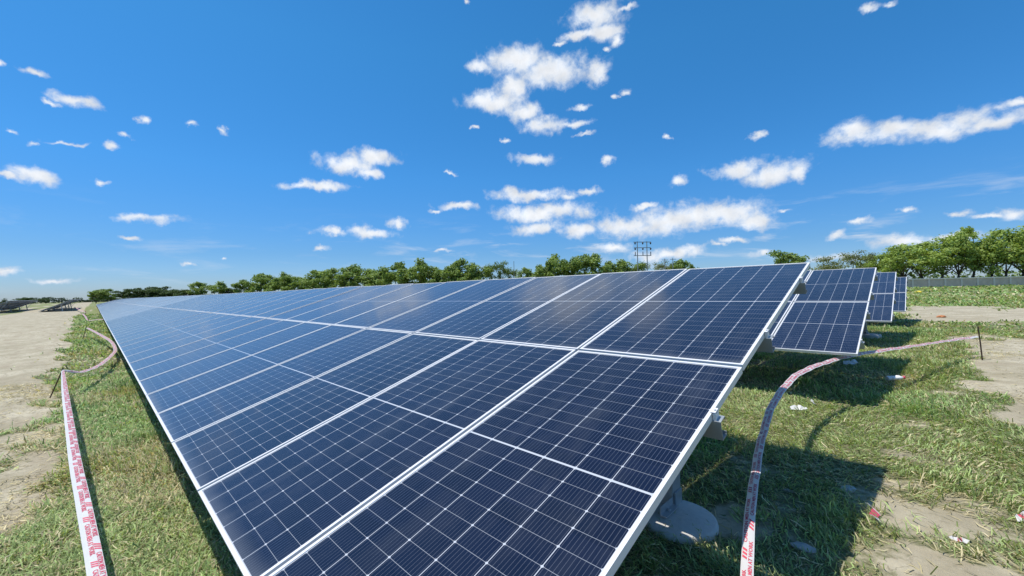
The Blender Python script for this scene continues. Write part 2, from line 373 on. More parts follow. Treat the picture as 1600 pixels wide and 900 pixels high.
def ground_mat():
    m_, g, b, o = mat('earth_and_turf')
    co = g.n('ShaderNodeTexCoord').outputs['Object']
    c = g.n('ShaderNodeAttribute', attribute_name='cover').outputs['Fac']
    a1, _ = g.noise(co, .9, 6, .62); a2, _ = g.noise(co, 9.0, 6, .68); a3, _ = g.noise(co, 60.0, 4, .65); a4, _ = g.noise(g.v('MULTIPLY', co, (.25, 1.2, 1)), 2.4, 5, .6)
    earth = g.mix(g.step(a1, .30, .68), (.335, .29, .195, 1), (.535, .475, .345, 1))
    a5, _ = g.noise(co, 3.6, 4, .6, .6); crk = g.m('MULTIPLY', g.step(g.m('ABSOLUTE', g.m('SUBTRACT', a5, .5)), .020, .004), g.step(a1, .42, .58))
    earth = g.mix(g.step(a4, .45, .70, 0, .75), earth, (.36, .30, .21, 1))
    earth = g.mix(g.step(a2, .52, .70, 0, .62), earth, (.22, .19, .125, 1))
    earth = g.mix(g.step(a3, .60, .74, 0, .6), earth, (.62, .56, .45, 1))
    earth = g.mix(g.m('MULTIPLY', crk, .6), earth, (.15, .125, .08, 1))
    turf = g.mix(a2, (.045, .06, .025, 1), (.16, .175, .07, 1))
    turf = g.mix(g.step(a1, .40, .66, 0, .6), turf, (.24, .225, .115, 1))
    turf = g.mix(g.step(a3, .48, .70, 0, .6), turf, (.33, .29, .17, 1))
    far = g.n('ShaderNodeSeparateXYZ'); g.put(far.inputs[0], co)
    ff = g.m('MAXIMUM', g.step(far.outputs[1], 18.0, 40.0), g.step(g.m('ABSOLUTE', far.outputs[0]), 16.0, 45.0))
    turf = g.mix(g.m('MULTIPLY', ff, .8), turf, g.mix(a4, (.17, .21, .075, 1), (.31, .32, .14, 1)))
    k = g.step(g.m('ADD', c, g.m('MULTIPLY', g.m('SUBTRACT', a2, .5), .9)), .28, .62)
    g.put(b.inputs['Base Color'], g.mix(k, earth, turf)); b.inputs['Roughness'].default_value = .95; b.inputs['Specular IOR Level'].default_value = .12
    bp = g.n('ShaderNodeBump'); bp.inputs['Strength'].default_value = .75; bp.inputs['Distance'].default_value = .03
    g.put(bp.inputs['Height'], g.m('ADD', a2, g.m('MULTIPLY', a3, .45))); g.put(b.inputs['Normal'], bp.outputs[0])
    return m_
me.materials.append(ground_mat())
tag(link('ground', me), kind='structure')
def hit(px, py, lift=0.0):
    """where the line of sight through that point of the photograph meets the ground"""
    d = ray(px, py); t = -CAM[2] / d[2]
    for _ in range(12):
        q = CAM + d * t; t = (float(gz(q[0], q[1])) + lift - CAM[2]) / d[2]
    return CAM + d * t

# grass: blades in the strips beside and between the arrays
def blades(n, xr, yr, hmul=1.0, wmul=1.0, keep=None):
    x = rng.uniform(*xr, n); y = rng.uniform(*yr, n)
    c = cover(x, y); d = np.hypot(x - CAM[0], y - CAM[1])
    pk = ss(c, .25, .80) * .97 + .004
    if keep is not None: pk = pk * keep(x, y, d)
    ok = rng.random(n) < pk; x, y, c, d = x[ok], y[ok], c[ok], d[ok]
    return x, y, c, d, hmul, wmul
def falloff(x, y, d):
    th = .55 + 0 * d
    return np.clip((5.0 / np.maximum(d, 2.2)) ** 1.15, 0, 1)
parts = [blades(230000, (-13, -.6), (-1.9, .75), keep=falloff),
         blades(470000, (-4.2, 4.6), (1.6, 21), keep=falloff),
         blades(45000, (-70, -13), (-2.2, .8), 1.0, 1.7),
         blades(60000, (-4, 16), (21, 60), 1.0, 2.2),
         blades(26000, (-30, 40), (42, 112), 1.1, 4.0)]
for px_, py_, n_, h_ in ((1312, 818, 260, 1.7), (1292, 842, 160, 1.4), (1090, 715, 240, 1.6), (1180, 810, 160, 1.3), (1500, 700, 300, 1.3), (1330, 690, 300, 1.2), (1020, 880, 300, 1.6), (1120, 880, 260, 1.6), (1430, 640, 260, 1.5), (1250, 600, 240, 1.4),
                         (1010, 850, 200, 1.4), (230, 690, 220, 1.4), (330, 800, 220, 1.4), (200, 840, 260, 1.3), (180, 640, 220, 1.4), (70, 830, 300, 1.3), (260, 740, 240, 1.5)):
    q_ = hit(px_, py_); d_ = np.hypot(*(q_[:2] - CAM[:2])); x_ = q_[0] + rng.normal(0, .045 + .006 * d_, n_); y_ = q_[1] + rng.normal(0, .045 + .006 * d_, n_)
    parts.append((x_, y_, np.ones(n_), np.hypot(x_ - CAM[0], y_ - CAM[1]), h_, 1.0))
SI = len(parts)
def litter(n, xr, yr, wm):
    x = rng.uniform(*xr, n); y = rng.uniform(*yr, n); d = np.hypot(x - CAM[0], y - CAM[1])
    ok = rng.random(n) < falloff(x, y, d) * (.12 + .88 * ss(fbm(x * 1.1, y * 1.1, 91, 3), .46, .66)); x, y, d = x[ok], y[ok], d[ok]
    return x, y, cover(x, y), d, 1.15, wm
parts += [litter(45000, (-13, -.6), (-3.0, .75), .8), litter(95000, (-3.5, 4.6), (1.6, 21), .8)]
BV, BC = [], []
nb = 0
for pi_, (x, y, c, d, hm, wm) in enumerate(parts):
    n = len(x); nb += n
    clump = fbm(x * 1.3, y * 1.3, 51, 3); tall = ss(clump, .50, .72)
    L_ = (.036 + .062 * rng.random(n) ** 1.5 + .055 * tall * rng.random(n)) * hm * (1 + d / 45)
    wd = (.0034 + .0040 * rng.random(n) ** 1.5) * (1 + d / 7.5) * wm
    azb = rng.uniform(0, 2 * np.pi, n) * .65 + 2.2 * vn(x * 1.1, y * 1.1, 77) * 2
    flat = np.clip(rng.normal(.62, .22, n) - .25 * tall, .05, .97)
    straw = rng.random(n) < (.17 + .33 * ss(fbm(x * .9, y * .9, 61, 3), .50, .68) + .12 * (1 - c))
    if pi_ >= SI: straw = np.ones(n, bool); flat = rng.uniform(.78, .97, n)
    flat = np.where(straw, np.clip(flat + .22, 0, .98), flat)
    dx, dy = np.cos(azb), np.sin(azb); hor = np.sin(flat * np.pi / 2); ver = np.cos(flat * np.pi / 2)
    z0 = gz(x, y) + rng.random(n) * .02 * straw
    bx, by = -dy, dx
    b0 = np.stack([x, y, z0 - .004], -1); mid = b0 + np.stack([dx * hor * .5, dy * hor * .5, ver * .62 + .10], -1) * L_[:, None]
    tip = b0 + np.stack([dx * hor, dy * hor, ver * .85 + .05], -1) * L_[:, None]
    mid = mid + np.stack([bx, by, 0 * bx], -1) * (L_ * rng.normal(0, .22, n))[:, None]
    sd = np.stack([bx, by, rng.normal(0, .35, n)], -1) * wd[:, None] * .5
    BV.append(np.stack([b0 - sd, b0 + sd, mid + sd * .85, mid - sd * .85, tip], 1).reshape(-1, 3))
    k = rng.random(n)[:, None]
    hue = ss(fbm(x * .5, y * .5, 71, 3), .40, .62)[:, None]
    gcol = (np.array([.155, .275, .085]) * (1 - k) + np.array([.445, .590, .235]) * k) * (1 - hue * .45) + np.array([.42, .46, .20]) * hue * .45
    scol = np.array([.44, .38, .21]) * (1 - k) + np.array([.66, .58, .37]) * k
    cc = np.where(straw[:, None], scol, gcol) * rng.uniform(.44, 1.52, n)[:, None]
    BC.append(np.repeat(np.concatenate([cc, np.ones((n, 1))], 1), 5, 0))
BV = np.concatenate(BV); BC = np.concatenate(BC)
base = np.arange(nb)[:, None] * 5
lp = np.concatenate([base + np.array([[0, 1, 2, 3]]), base + np.array([[3, 2, 4]])], 1).ravel()
gm = bpy.data.meshes.new('grass'); np_mesh(gm, BV, lp, np.tile([4, 3], nb)); gm.materials.append(M_GRASS)
gm.color_attributes.new('tint', 'FLOAT_COLOR', 'POINT').data.foreach_set('color', BC.astype(np.float32).ravel())
tag(link('grass', gm), 'short matted grass mixed with dry straw around the solar arrays', 'grass', kind='stuff')

# ------------------------------------------------------------------ solar arrays
PW, PH, PITCH, PGAP, TILT = 1.134, 2.278, 1.1545, .020, math.radians(16.92)
UP = Vector((0, math.cos(TILT), math.sin(TILT))); NRM = Vector((0, -math.sin(TILT), math.cos(TILT)))
GH = .65
def frame_mesh():
    m_ = MB(); t, lip = .035, .0160
    def bar(x0, y0, x1, y1): m_.box((x0, y0, -t), (x1, y1, 0.0028))
    bar(0, 0, PW, lip); bar(0, PH - lip, PW, PH); bar(0, lip, lip, PH - lip); bar(PW - lip, lip, PW, PH - lip)
    m_.box((lip, lip, -t + .001), (lip + .02, PH - lip, -t + .003)); m_.box((PW - lip - .02, lip, -t + .001), (PW - lip, PH - lip, -t + .003))
    return m_
FRAME_ME = frame_mesh().mesh('solar_panel', M_FRAME)
cm_ = MB(); cm_.box((.0155, .0155, -.0075), (PW - .0155, PH - .0155, -.0010)); cm_.mi = [1 if i != 1 else 0 for i in range(6)]
CELL_ME = cm_.mesh('cell_glass', [M_CELL, M_UNDER])
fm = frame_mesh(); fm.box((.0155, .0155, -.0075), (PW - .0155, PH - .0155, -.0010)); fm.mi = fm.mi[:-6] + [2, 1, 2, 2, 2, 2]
FAR_ME = fm.mesh('solar_panel_far', [M_FRAME, M_CELL_GLARE, M_UNDER])
C_PROF = [(-.03, 0), (.03, 0), (.03, -.018), (.027, -.018), (.027, -.003), (-.027, -.003), (-.027, -.097), (.027, -.097), (.027, -.082), (.03, -.082), (.03, -.10), (-.03, -.10)]
def purlin_mesh(n):
    m_ = MB(); m_.prism(C_PROF, (.040, 0, 0), (-n * PITCH - .035, 0, 0), up=(0, 0, 1)); return m_.mesh('purlin', M_STEEL)
PURLIN_B = (.52, 1.78, 2.82, 4.06)
POST_Y = 2.785
def post_parts(root, x, zb):
    """one steel post in its round concrete footing, its rafter and two braces; zb = ground below the table origin"""
    under = -.035 - .10
    def on_slope(b, dn): return UP * b + NRM * dn
    yb = POST_Y / math.cos(TILT)
    top = on_slope(yb, under - .02)
    prof = [(-.05, -.075), (.05, -.075), (.05, -.068), (-.043, -.068), (-.043, .068), (.05, .068), (.05, .075), (-.05, .075)]
    a = MB().prism(prof, (x, top.y, zb - .05), (x, top.y, top.z), up=(0, 1, 0)).obj('post', M_STEEL, root)
    r0, r1 = on_slope(.25, under - .055), on_slope(4.34, under - .055)
    rp = [(-.035, .052), (.035, .052), (.035, .046), (-.029, .046), (-.029, -.046), (.035, -.046), (.035, -.052), (-.035, -.052)]
    MB().prism(rp, (x - .085, r0.y, r0.z), (x - .085, r1.y, r1.z), up=(0, 0, 1)).obj('rafter', M_STEEL, root)
    bp = [(-.025, .025), (.025, .025), (.025, .02), (-.02, .02), (-.02, -.02), (.025, -.02), (.025, -.025), (-.025, -.025)]
    for b, zz in ((1.0, .30), (3.95, .42)):
        e = on_slope(b, under - .10)
        MB().prism(bp, (x - .075, top.y, zb + zz), (x - .075, e.y, e.z), up=(1, 0, 0)).obj('brace', M_STEEL, root)
    br = MB(); br.box((x + .055, top.y - .06, zb + .05), (x + .068, top.y + .06, zb + .16)); br.box((x + .05, top.y - .30, zb + .075), (x + .10, top.y - .08, zb + .082)); br.box((x + .05, top.y - .30, zb + .082), (x + .056, top.y - .08, zb + .14)); br.lathe([(0, 0), (.012, 0), (.012, .02), (0, .02)], 8, Matrix.Translation((x + .075, top.y - .2, zb + .083)))
    br.obj('bracket', M_STEEL, root)
    rr = random.random() * .02
    ft = MB().lathe([(.27 + rr, -.25), (.275 + rr, .025), (.268 + rr, .042), (.258, .050), (.12, .054), (0, .055)], 40, Matrix.Translation((x + .12, top.y - .16, zb)))
    ft.obj('concrete_footing', M_CONC, root, True)
def make_array(n, label, loc, near=True, pitch=0.0, posts=None, first=-.73):
    """a fixed-tilt table: two panels high, n wide; origin = its low near corner on the ground"""
    root = empty('solar_array', loc, label=label, cat='solar array', group='tilted solar arrays on the site')
    root.rotation_euler = (0, pitch, 0)
    tl = Matrix.Rotation(TILT, 4, 'X')
    jr = random.Random(3)
    for i in range(n):
        for j in range(2):
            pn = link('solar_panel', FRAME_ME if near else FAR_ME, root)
            off = UP * (j * (PH + PGAP)) + Vector((-(i + 1) * PITCH + (PITCH - PW), 0, GH)) + NRM * jr.uniform(-.002, .002)
            pn.matrix_local = Matrix.Translation(off) @ tl @ Matrix.Rotation(jr.gauss(0, .0016), 4, 'X') @ Matrix.Rotation(jr.gauss(0, .0016), 4, 'Y')
            if near: link('cell_glass', CELL_ME, pn)
    pm = purlin_mesh(n)
    for b in PURLIN_B:
        o = link('purlin', pm, root); o.matrix_local = Matrix.Translation(UP * b + NRM * -.036 + Vector((0, 0, GH))) @ tl
        cl = MB(); cl.box((.003, -.022, -.001), (.018, .022, .034)); cl.box((-.007, -.022, .0394), (.018, .022, .0424)); cl.lathe([(0, .042), (.006, .042), (.006, .049), (0, .049)], 8, Matrix.Translation((.009, 0, 0)))
        c = cl.obj('end_clamp', M_FRAME, root); c.matrix_local = Matrix.Translation(UP * b + NRM * -.036 + Vector((0, 0, GH))) @ tl
    for q in (posts if posts is not None else range(9)):
        ch0 = set(root.children)
        post_parts(root, first - 3.46 * q, -GH)
        for o in set(root.children) - ch0: o.location.z += GH
    return root
NM = 26; TLEN = NM * PITCH + .10
ROW = ['nearest solar array, filling the foreground, in the row beside the sandy road',
       'second array along the roadside row, just beyond the foreground one',
       'third array along the roadside row, its glass already paling with distance',
       'fourth array along the roadside row, a thin pale band of glass',
       'fifth array along the roadside row, reflecting the pale sky near the far trees',
       'sixth array along the roadside row, below the dark clump of trees',
       'farthest array of the roadside row, whitish, ending beside the distant pair of trees']
ZP = [0, 0, .03, .09, .10, .02, -.12, -.35]
for k, lb in enumerate(ROW):
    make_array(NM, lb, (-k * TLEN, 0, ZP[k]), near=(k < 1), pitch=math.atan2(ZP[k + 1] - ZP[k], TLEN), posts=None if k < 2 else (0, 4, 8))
make_array(12, 'second-row solar array directly behind the foreground one, red and white tape passing its corner', (.099, 7.176, .12), posts=range(4), first=-2.6)
make_array(8, 'narrow visible solar array of the third row, between second row and the last one', (.238, 13.88, .13), posts=range(2))
make_array(8, 'last and smallest-looking solar array at the right, fourth row, nearest the grey wall', (.384, 21.22, .02), posts=range(2))
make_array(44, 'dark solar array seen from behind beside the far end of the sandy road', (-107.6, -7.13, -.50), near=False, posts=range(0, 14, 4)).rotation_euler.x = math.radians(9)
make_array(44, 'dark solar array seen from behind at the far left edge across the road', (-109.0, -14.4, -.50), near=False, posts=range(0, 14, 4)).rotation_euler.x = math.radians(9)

# ------------------------------------------------------------------ caution tape and stakes
def catmull(P, n):
    P = [np.asarray(q, float) for q in P]; P = [2 * P[0] - P[1]] + P + [2 * P[-1] - P[-2]]; out = []
    for i in range(1, len(P) - 2):
        for t in np.linspace(0, 1, n, endpoint=False):
            a, b, c, d = P[i - 1:i + 3]
            out.append(.5 * ((2 * b) + (c - a) * t + (2 * a - 5 * b + 4 * c - d) * t * t + (-a + 3 * b - 3 * c + d) * t ** 3))
    out.append(P[-2]); return np.array(out)
def text_mesh(txt, size, thick):
    c = bpy.data.curves.new('t', 'FONT'); c.body = txt; c.size = size; c.offset = thick; c.resolution_u = 2
    o = bpy.data.objects.new('t', c); COL.objects.link(o); bpy.context.view_layer.update()
    me = bpy.data.meshes.new_from_object(o.evaluated_get(bpy.context.evaluated_depsgraph_get()))
    v = np.array([q.co[:2] for q in me.vertices]); f = [tuple(q.vertices) for q in me.polygons]
    bpy.data.objects.remove(o); bpy.data.curves.remove(c); bpy.data.meshes.remove(me); return v, f
T_V, T_F = text_mesh('CAUTION MEN AT WORK', .031, .0008)
T_V[:, 1] -= .011; T_V[:, 0] *= .9; T_V[:, 0] += .11; T_LEN = T_V[:, 0].max() + .05
SL_V, SL_F = [], []
for k in range(3):
    b = len(SL_V); x0 = .022 * k + .012; SL_V += [(x0, -.014), (x0 + .013, -.014), (x0 + .029, .014), (x0 + .016, .014)]; SL_F.append((b, b + 1, b + 2, b + 3))
def tape(label, ctrl, group, face=None, rows=(.0165, -.0165), flip=1):
    """ctrl: (point, width) along the tape"""
    C = catmull([np.concatenate([q, [w_, r_]]) for q, w_, r_ in ctrl], 26)
    P, Wd, Rl = C[:, :3], C[:, 3], C[:, 4]
    T = np.gradient(P, axis=0); T /= np.linalg.norm(T, axis=1)[:, None]
    Vv = np.array([0.6, -0.6, 1.6]) + P * 0; Vv = face - P; Vv /= np.linalg.norm(Vv, axis=1)[:, None]; Vv = Vv + SUN_TO * .35; Vv /= np.linalg.norm(Vv, axis=1)[:, None]
    N = np.cross(T, Vv); N /= np.linalg.norm(N, axis=1)[:, None]; B = np.cross(N, T)
    ca_, sa_ = np.cos(Rl)[:, None], np.sin(Rl)[:, None]
    N, B = N * ca_ + B * sa_, B * ca_ - N * sa_
    s = np.concatenate([[0], np.cumsum(np.linalg.norm(np.diff(P, axis=0), axis=1))])
    rip = .004 * np.sin(s * 7.0) + .003 * np.sin(s * 17 + 1)
    P = P + B * rip[:, None]
    m_ = MB(); K = 5; cr = [-.5, -.25, 0, .25, .5]
    sag = lambda q: -.10 * (q * q * 4)
    for i in range(len(P)):
        for q in cr: m_.v.append(tuple(P[i] + N[i] * Wd[i] * q + B[i] * Wd[i] * sag(q)))
    for i in range(len(P) - 1):
        for k in range(K - 1):
            a = i * K + k; m_.f.append((a, a + 1, a + K + 1, a + K)); m_.mi.append(0)
    pm = m_; s0 = .05
    def put(v, f, s0, off):
        for side in (1, -1):
            b = len(pm.v)
            for lx, ly in v:
                t = s0 + lx; i = min(np.searchsorted(s, t), len(s) - 1); j = max(i - 1, 0); fr = (t - s[j]) / max(s[i] - s[j], 1e-6)
                L1 = lambda A: A[j] * (1 - fr) + A[i] * fr
                wv = L1(Wd); q = np.clip((ly + off) * flip / .075, -.49, .49)
                pm.v.append(tuple(L1(P) + L1(N) * wv * q + L1(B) * (wv * sag(q) + .0013 * side)))
            for q in f: pm.f.append(tuple(b + k for k in q)); pm.mi.append(1)
    for n_, off in enumerate(rows):
        s0 = .02 + .17 * n_
        while s0 < s[-1] - T_LEN:
            put(SL_V, SL_F, s0, off); put(T_V, T_F, s0, off); s0 += T_LEN
        if s0 < s[-1] - .1: put(SL_V, SL_F, s0, off)
    o = m_.obj('caution_tape', [M_TAPE, M_RED], None, True); return tag(o, label, 'caution tape', group)
TG = 'red and white caution tapes round the arrays'
rt = [(np.array([1.5, -1.6, .70]), .060, 0), (np.array([.62, .35, .64]), .055, 0), (at(1164, 1010, 1.44), .050, 0), (at(1167, 930, 1.62), .050, 0), (at(1167, 880, 1.78), .050, 0), (at(1172, 800, 2.05), .050, .05), (at(1180, 735, 2.45), .052, .1), (at(1190, 684, 2.95), .055, .1), (at(1205, 636, 3.6), .062, 0), (at(1225, 605, 4.36), .070, -.1), (at(1250, 582, 5.09), .074, -.1),
      (at(1292, 565, 5.8), .075, 0), (at(1340, 553, 6.4), .075, 0), (at(1420, 541, 7.29), .075, .05), (at(1480, 532, 8.4), .072, .0), (at(1527, 525.5, 9.05), .066, 0)]
tape('red lettered caution tape curving from the lower right past the second array to a stake', rt, TG, np.array([.5, -.6, 3.2]), flip=-1)
lt = [(np.array([.9, -1.35, .55]), .070, 0), (np.array([-1.15, -.78, .41]), .070, 0), (at(169, 1000, 1.76), .070, 0), (at(157, 935, 1.95), .070, 0), (at(149, 885, 2.15), .070, 0), (at(131, 790, 2.6), .070, 0), (at(117, 718, 3.2), .068, .1), (at(107, 650, 4.3), .064, .15), (at(101, 608, 5.5), .060, .1), (at(98, 579, 7.55), .040, 0)]
tape('wide white caution tape running from the lower left corner up to a leaning stake', lt[::-1], TG, np.array([.7, -.4, 1.8]), flip=-1, rows=(.024, -.002))
lt2 = [(at(98, 579, 7.55), .04, 0), (at(128, 580, 8.1), .075, 0), (at(155, 570, 9.4), .085, 0), (at(175, 554, 11.2), .085, 0), (at(180, 545, 12.4), .08, 0), (at(173, 533, 14.2), .08, 0), (at(157, 523, 16.4), .085, 0), (at(136, 512, 19.4), .07, 0)]
tape('slack caution tape bowed toward the panels between two stakes beside the road', lt2, TG, np.array([.7, -.4, 1.8]))
lt3 = [(at(170, 498.5, 31), .06, 0), (at(150, 499.5, 32.5), .07, 0), (at(138, 500.5, 34), .085, 0), (at(133, 494, 40), .12, 0), (at(129, 490, 46), .10, 0)]
tape('distant caution tape bent round a stake near the far low edge of the panels', lt3, TG, np.array([.7, -.4, 1.8]))
lt4 = [(at(134, 488, 52), .10, 0), (at(126, 484.5, 62), .12, 0), (at(116, 480, 84), .16, 0)]
tape('farthest short length of caution tape in front of the dark array', lt4, TG, np.array([.7, -.4, 1.8]))

def stake(label, foot, head, r=.007):
    f = hit(*foot); d = float((W.T @ (f - CAM))[2]); h = at(head[0], head[1], d)
    dirv = (f - h); p0_ = f + dirv * .15
    m_ = MB(); m_.tube([p0_, f, f * .5 + h * .5 + np.array([.004, .003, 0]), h], [r, r, r * .95, r * .9], 7)
    for k in range(1, 16):                                            # ribs of the bar
        q = f * (1 - k / 16) + h * k / 16; m_.tube([q, q + (h - f) * .004], r * 1.25, 7)
    o = m_.obj('marker_stake', M_RUST); tag(o, label, 'stake', 'rusty stakes holding the caution tape'); return o
stake('rusty upright stake in the bare earth on the right, holding the tape end', (1535, 563), (1528, 510), .012)
stake('rusty leaning stake beside the road on the left, holding two tape ends', (78, 622), (99, 574), .010)
stake('thin rusty stake farther along the road edge at the bowed tape end', (130, 529), (135, 509), .014)
stake('small distant stake where the far caution tape bends', (138, 504), (138, 497), .02)
stake('smallest stake at the far end of the grass strip beside the farthest tape', (134, 491.5), (133.5, 486), .03)

# ------------------------------------------------------------------ litter and loose things
def lump(name, label, cat, pos, size, mat_, seed, flat=.5, rz=0.0, group=None, crump=.35):
    r = np.random.default_rng(seed); m_ = MB(); nu, nv = 14, 9
    ph = r.uniform(0, 6, (4, 3)); 
    for j in range(nv + 1):
        for i in range(nu):
            th, fi = math.pi * j / nv, 2 * math.pi * i / nu
            d = np.array([math.sin(th) * math.cos(fi), math.sin(th) * math.sin(fi), math.cos(th)])
            k = 1 + crump * sum(math.sin(3.1 * (q + 1) * d[0] * .6 + ph[q, 0]) * math.cos(2.3 * (q + 1) * d[1] * .7 + ph[q, 1] + d[2] * 2) for q in range(4)) / 3
            m_.v.append((d[0] * k * size[0], d[1] * k * size[1], d[2] * k * size[2] + size[2] * flat))
    for j in range(nv):
        for i in range(nu):
            a, b = j * nu + i, j * nu + (i + 1) % nu; m_.f.append((a, a + nu, b + nu, b)); m_.mi.append(0)
    o = m_.obj(name, mat_, None, False); o.location = pos; o.rotation_euler = (0, 0, rz); return tag(o, label, cat, group)
# crumpled bottle at the edge of the second array's shadow
q = hit(1386, 596)
bt = empty('plastic_bottle', q + np.array([0, 0, .055]), label='crushed white plastic bottle with red cap lying at the shadow edge', cat='bottle'); bt.rotation_euler = (math.radians(84), .1, math.radians(118))
mb = MB().lathe([(0, 0), (.045, 0), (.05, .015), (.043, .05), (.052, .08), (.040, .11), (.051, .15), (.046, .18), (.03, .21), (.017, .225), (.017, .24)], 14)
r_ = random.Random(4); mb.v = [(x * (1.05 + .18 * r_.random()), y * (.75 + .15 * r_.random()), z) for x, y, z in mb.v]; mb.obj('bottle_body', M_WHITE, bt)
MB().lathe([(0, .262), (.024, .262), (.026, .255), (.026, .232), (0, .232)], 14).obj('cap', M_RED, bt)
def scrap(label, pos, seed, L_, w_, printed=True, rz=0.0, name='tape_scrap', cat='tape scrap', group=None):
    r = random.Random(seed); m_ = MB(); n = 10; pts = []; a = rz
    q = Vector((0, 0, .02))
    for i in range(n + 1):
        pts.append((q.copy(), a)); a += r.uniform(-.5, .5); q = q + Vector((math.cos(a), math.sin(a), r.uniform(-.22, .30))) * (L_ / n); q.z = max(q.z, .015)
    for q, a in pts:
        nrm = Vector((-math.sin(a), math.cos(a), r.uniform(.3, 1.1))).normalized() * w_
        m_.v += [tuple(q), tuple(q + nrm)]
    for i in range(n): m_.f.append((2 * i, 2 * i + 1, 2 * i + 3, 2 * i + 2)); m_.mi.append(1 if printed and i in (3, 4, 6) else 0)
    o = m_.obj(name, [M_TAPE, M_RED]); o.location = pos; return tag(o, label, cat, group)
scrap('torn red and white tape scrap standing up in the grass beside the large shadow', hit(1378, 822), 3, .26, .055, rz=2.2)
scrap('torn red and white tape scrap at the right edge of the frame', hit(1590, 819), 5, .16, .05, rz=.3)
scrap('tiny pale tape scrap on bare ground near the lower right', hit(1490, 850), 8, .07, .03, rz=1.0)
scrap('small crumpled white paper on the grass between the first two arrays', hit(1236, 642), 12, .15, .075, False, .6, 'paper_scrap', 'paper')
scrap('pale flattened paper in the straw behind the white crumpled paper', hit(1275, 634), 14, .18, .04, False, 2.4, 'paper_scrap', 'paper')
scrap('grey sheet lying in the shade beneath the second array', hit(1318, 571), 17, .35, .10, False, .2, 'paper_scrap', 'paper')
lump('stone', 'pale flat stone in the shade of the foreground array near the tape', 'stone', hit(1255, 856), (.07, .05, .018), M_STONE, 3, .3, .6)
lump('stone', 'smooth pale stone in the shade near the corner of the shadow', 'stone', hit(1325, 765), (.08, .05, .02), M_STONE, 5, .3, 1.2)
lump('stone', 'small pale stone in the dark grass right of the tape', 'stone', hit(1232, 768), (.04, .025, .014), M_STONE, 8, .3, .3)
lump('yellow_bundle', 'small yellow bundle lying on the far grass near the grey wall', 'bundle', hit(1436, 457.6), (.28, .22, .16), M_YEL, 4, .6)
lump('orange_heap', 'small orange brown heap on the far bare track', 'heap', hit(1470, 496), (.17, .14, .07), M_ORA, 6, .5)
def twig(label, foot, head, lift):
    a, b = hit(*foot), hit(*head, lift=lift); m_ = MB(); m = a * .5 + b * .5 + np.array([0, .03, .05])
    m_.tube([a, a * .6 + m * .4, m, b], [.006, .006, .005, .003], 5); m_.tube([m, m + np.array([.12, .05, .06])], [.004, .002], 5)
    tag(m_.obj('dry_twig', M_STRAW), label, 'twig')
twig('pale dry twig lying in the shade under the second array', (1195, 566), (1235, 562), .05)
twig('dry pale stalk lying on the grass at the right', (1385, 709), (1425, 708), .05)

# ------------------------------------------------------------------ boundary wall
def wall():
    a = at(1396, 450.3, 84); b = at(1700, 444.5, 84)
    A = np.array([a[0], a[1]]); D = np.array([b[0] - a[0], b[1] - a[1]]); Lw = np.linalg.norm(D); D /= Lw
    A = A - D * 30; Lw += 75
    z0 = min(a[2], b[2]) ; ang = math.atan2(D[1], D[0])
    zg = float(gz(A[0] + D[0] * 40, A[1] + D[1] * 40))
    root = empty('boundary_wall', (A[0], A[1], zg), ang, label='long grey concrete boundary wall with posts and pale coping beyond the arrays', cat='wall')
    m_ = MB(); m_.box((0, -.07, -.6), (Lw, .07, 1.62)); 
    for i in range(5): m_.box((0, -.085, -.05 + i * .34), (Lw, -.0702, .265 + i * .34))
    m_.obj('wall_panel', M_WALL, root)
    c = MB(); c.box((0, -.24, 1.62), (Lw, .13, 1.78)); c.obj('coping', M_COPE, root)
    pmsh = MB(); pmsh.box((-.17, -.21, -.6), (.17, -.001, 1.615)); pmsh.box((-.13, -.22, 1.785), (.13, .0, 1.83)); pme = pmsh.mesh('wall_post', M_POSTC)
    k = 0.6
    while k < Lw: o = link('wall_post', pme, root); o.location = (k, 0, 0); k += 3.32
wall()

# ------------------------------------------------------------------ power poles
def hpole():
    d = 112.0; c = at(1005, 455, d); z = float(gz(c[0], c[1])); h = at(1005, 377, d)[2] - z
    ang = math.atan2(W[1, 0], W[0, 0]) + .12
    root = empty('power_pole', (c[0], c[1], z), ang, label='double utility pole with three crossarms rising above the tree line', cat='utility pole')
    for sx_ in (-1.36, 1.36): MB().tube([(sx_, 0, -.5), (sx_, 0, h)], [.15, .11], 10).obj('pole', M_POLE, root)
    xs = (-2.05, .12, 2.35)
    for zz, wd in ((h - .22, 2.5), (h - 1.75, 2.4), (h - 3.9, 2.5)):
        MB().box((-wd, -.20, zz - .09), (wd, -.155, zz + .09)).obj('crossarm', M_POLE, root)
        for q in xs:
            if zz < h - 3:
                mm = MB().lathe([(0, 0), (.09, 0), (.13, .15), (.09, .3), (.13, .45), (.09, .6), (.12, .8), (.06, 1.0), (0, 1.0)], 10, Matrix.Translation((q, -.18, zz + .09)))
            else:
                mm = MB().lathe([(0, .0), (.16, .0), (.24, -.18), (.16, -.32), (.20, -.42), (.08, -.55), (0, -.55)], 10, Matrix.Translation((q, -.18, zz - .09)))
            mm.obj('insulator', M_INS, root, True)
hpole()
def spole(label, px, top, depth, r=.12, arm=True):
    c = at(px, 458, depth); z = float(gz(c[0], c[1])); h = at(px, top, depth)[2] - z
    root = empty('small_pole', (c[0], c[1], z), math.atan2(W[1, 0], W[0, 0]), label=label, cat='utility pole')
    MB().tube([(0, 0, -.4), (0, 0, h)], [r, r * .8], 8).obj('pole', M_POLE, root)
    if arm: MB().box((-.9, -.19, h - .45), (.9, -r - .002, h - .33)).obj('crossarm', M_POLE, root)
spole('thin utility pole right of the double pole, nearer of two', 1040, 404, 118)
spole('thin utility pole right of the double pole, farther of two', 1052.5, 403, 118)
spole('thin bare pole standing in the gap of the tree line', 804, 408, 128, .10, False)
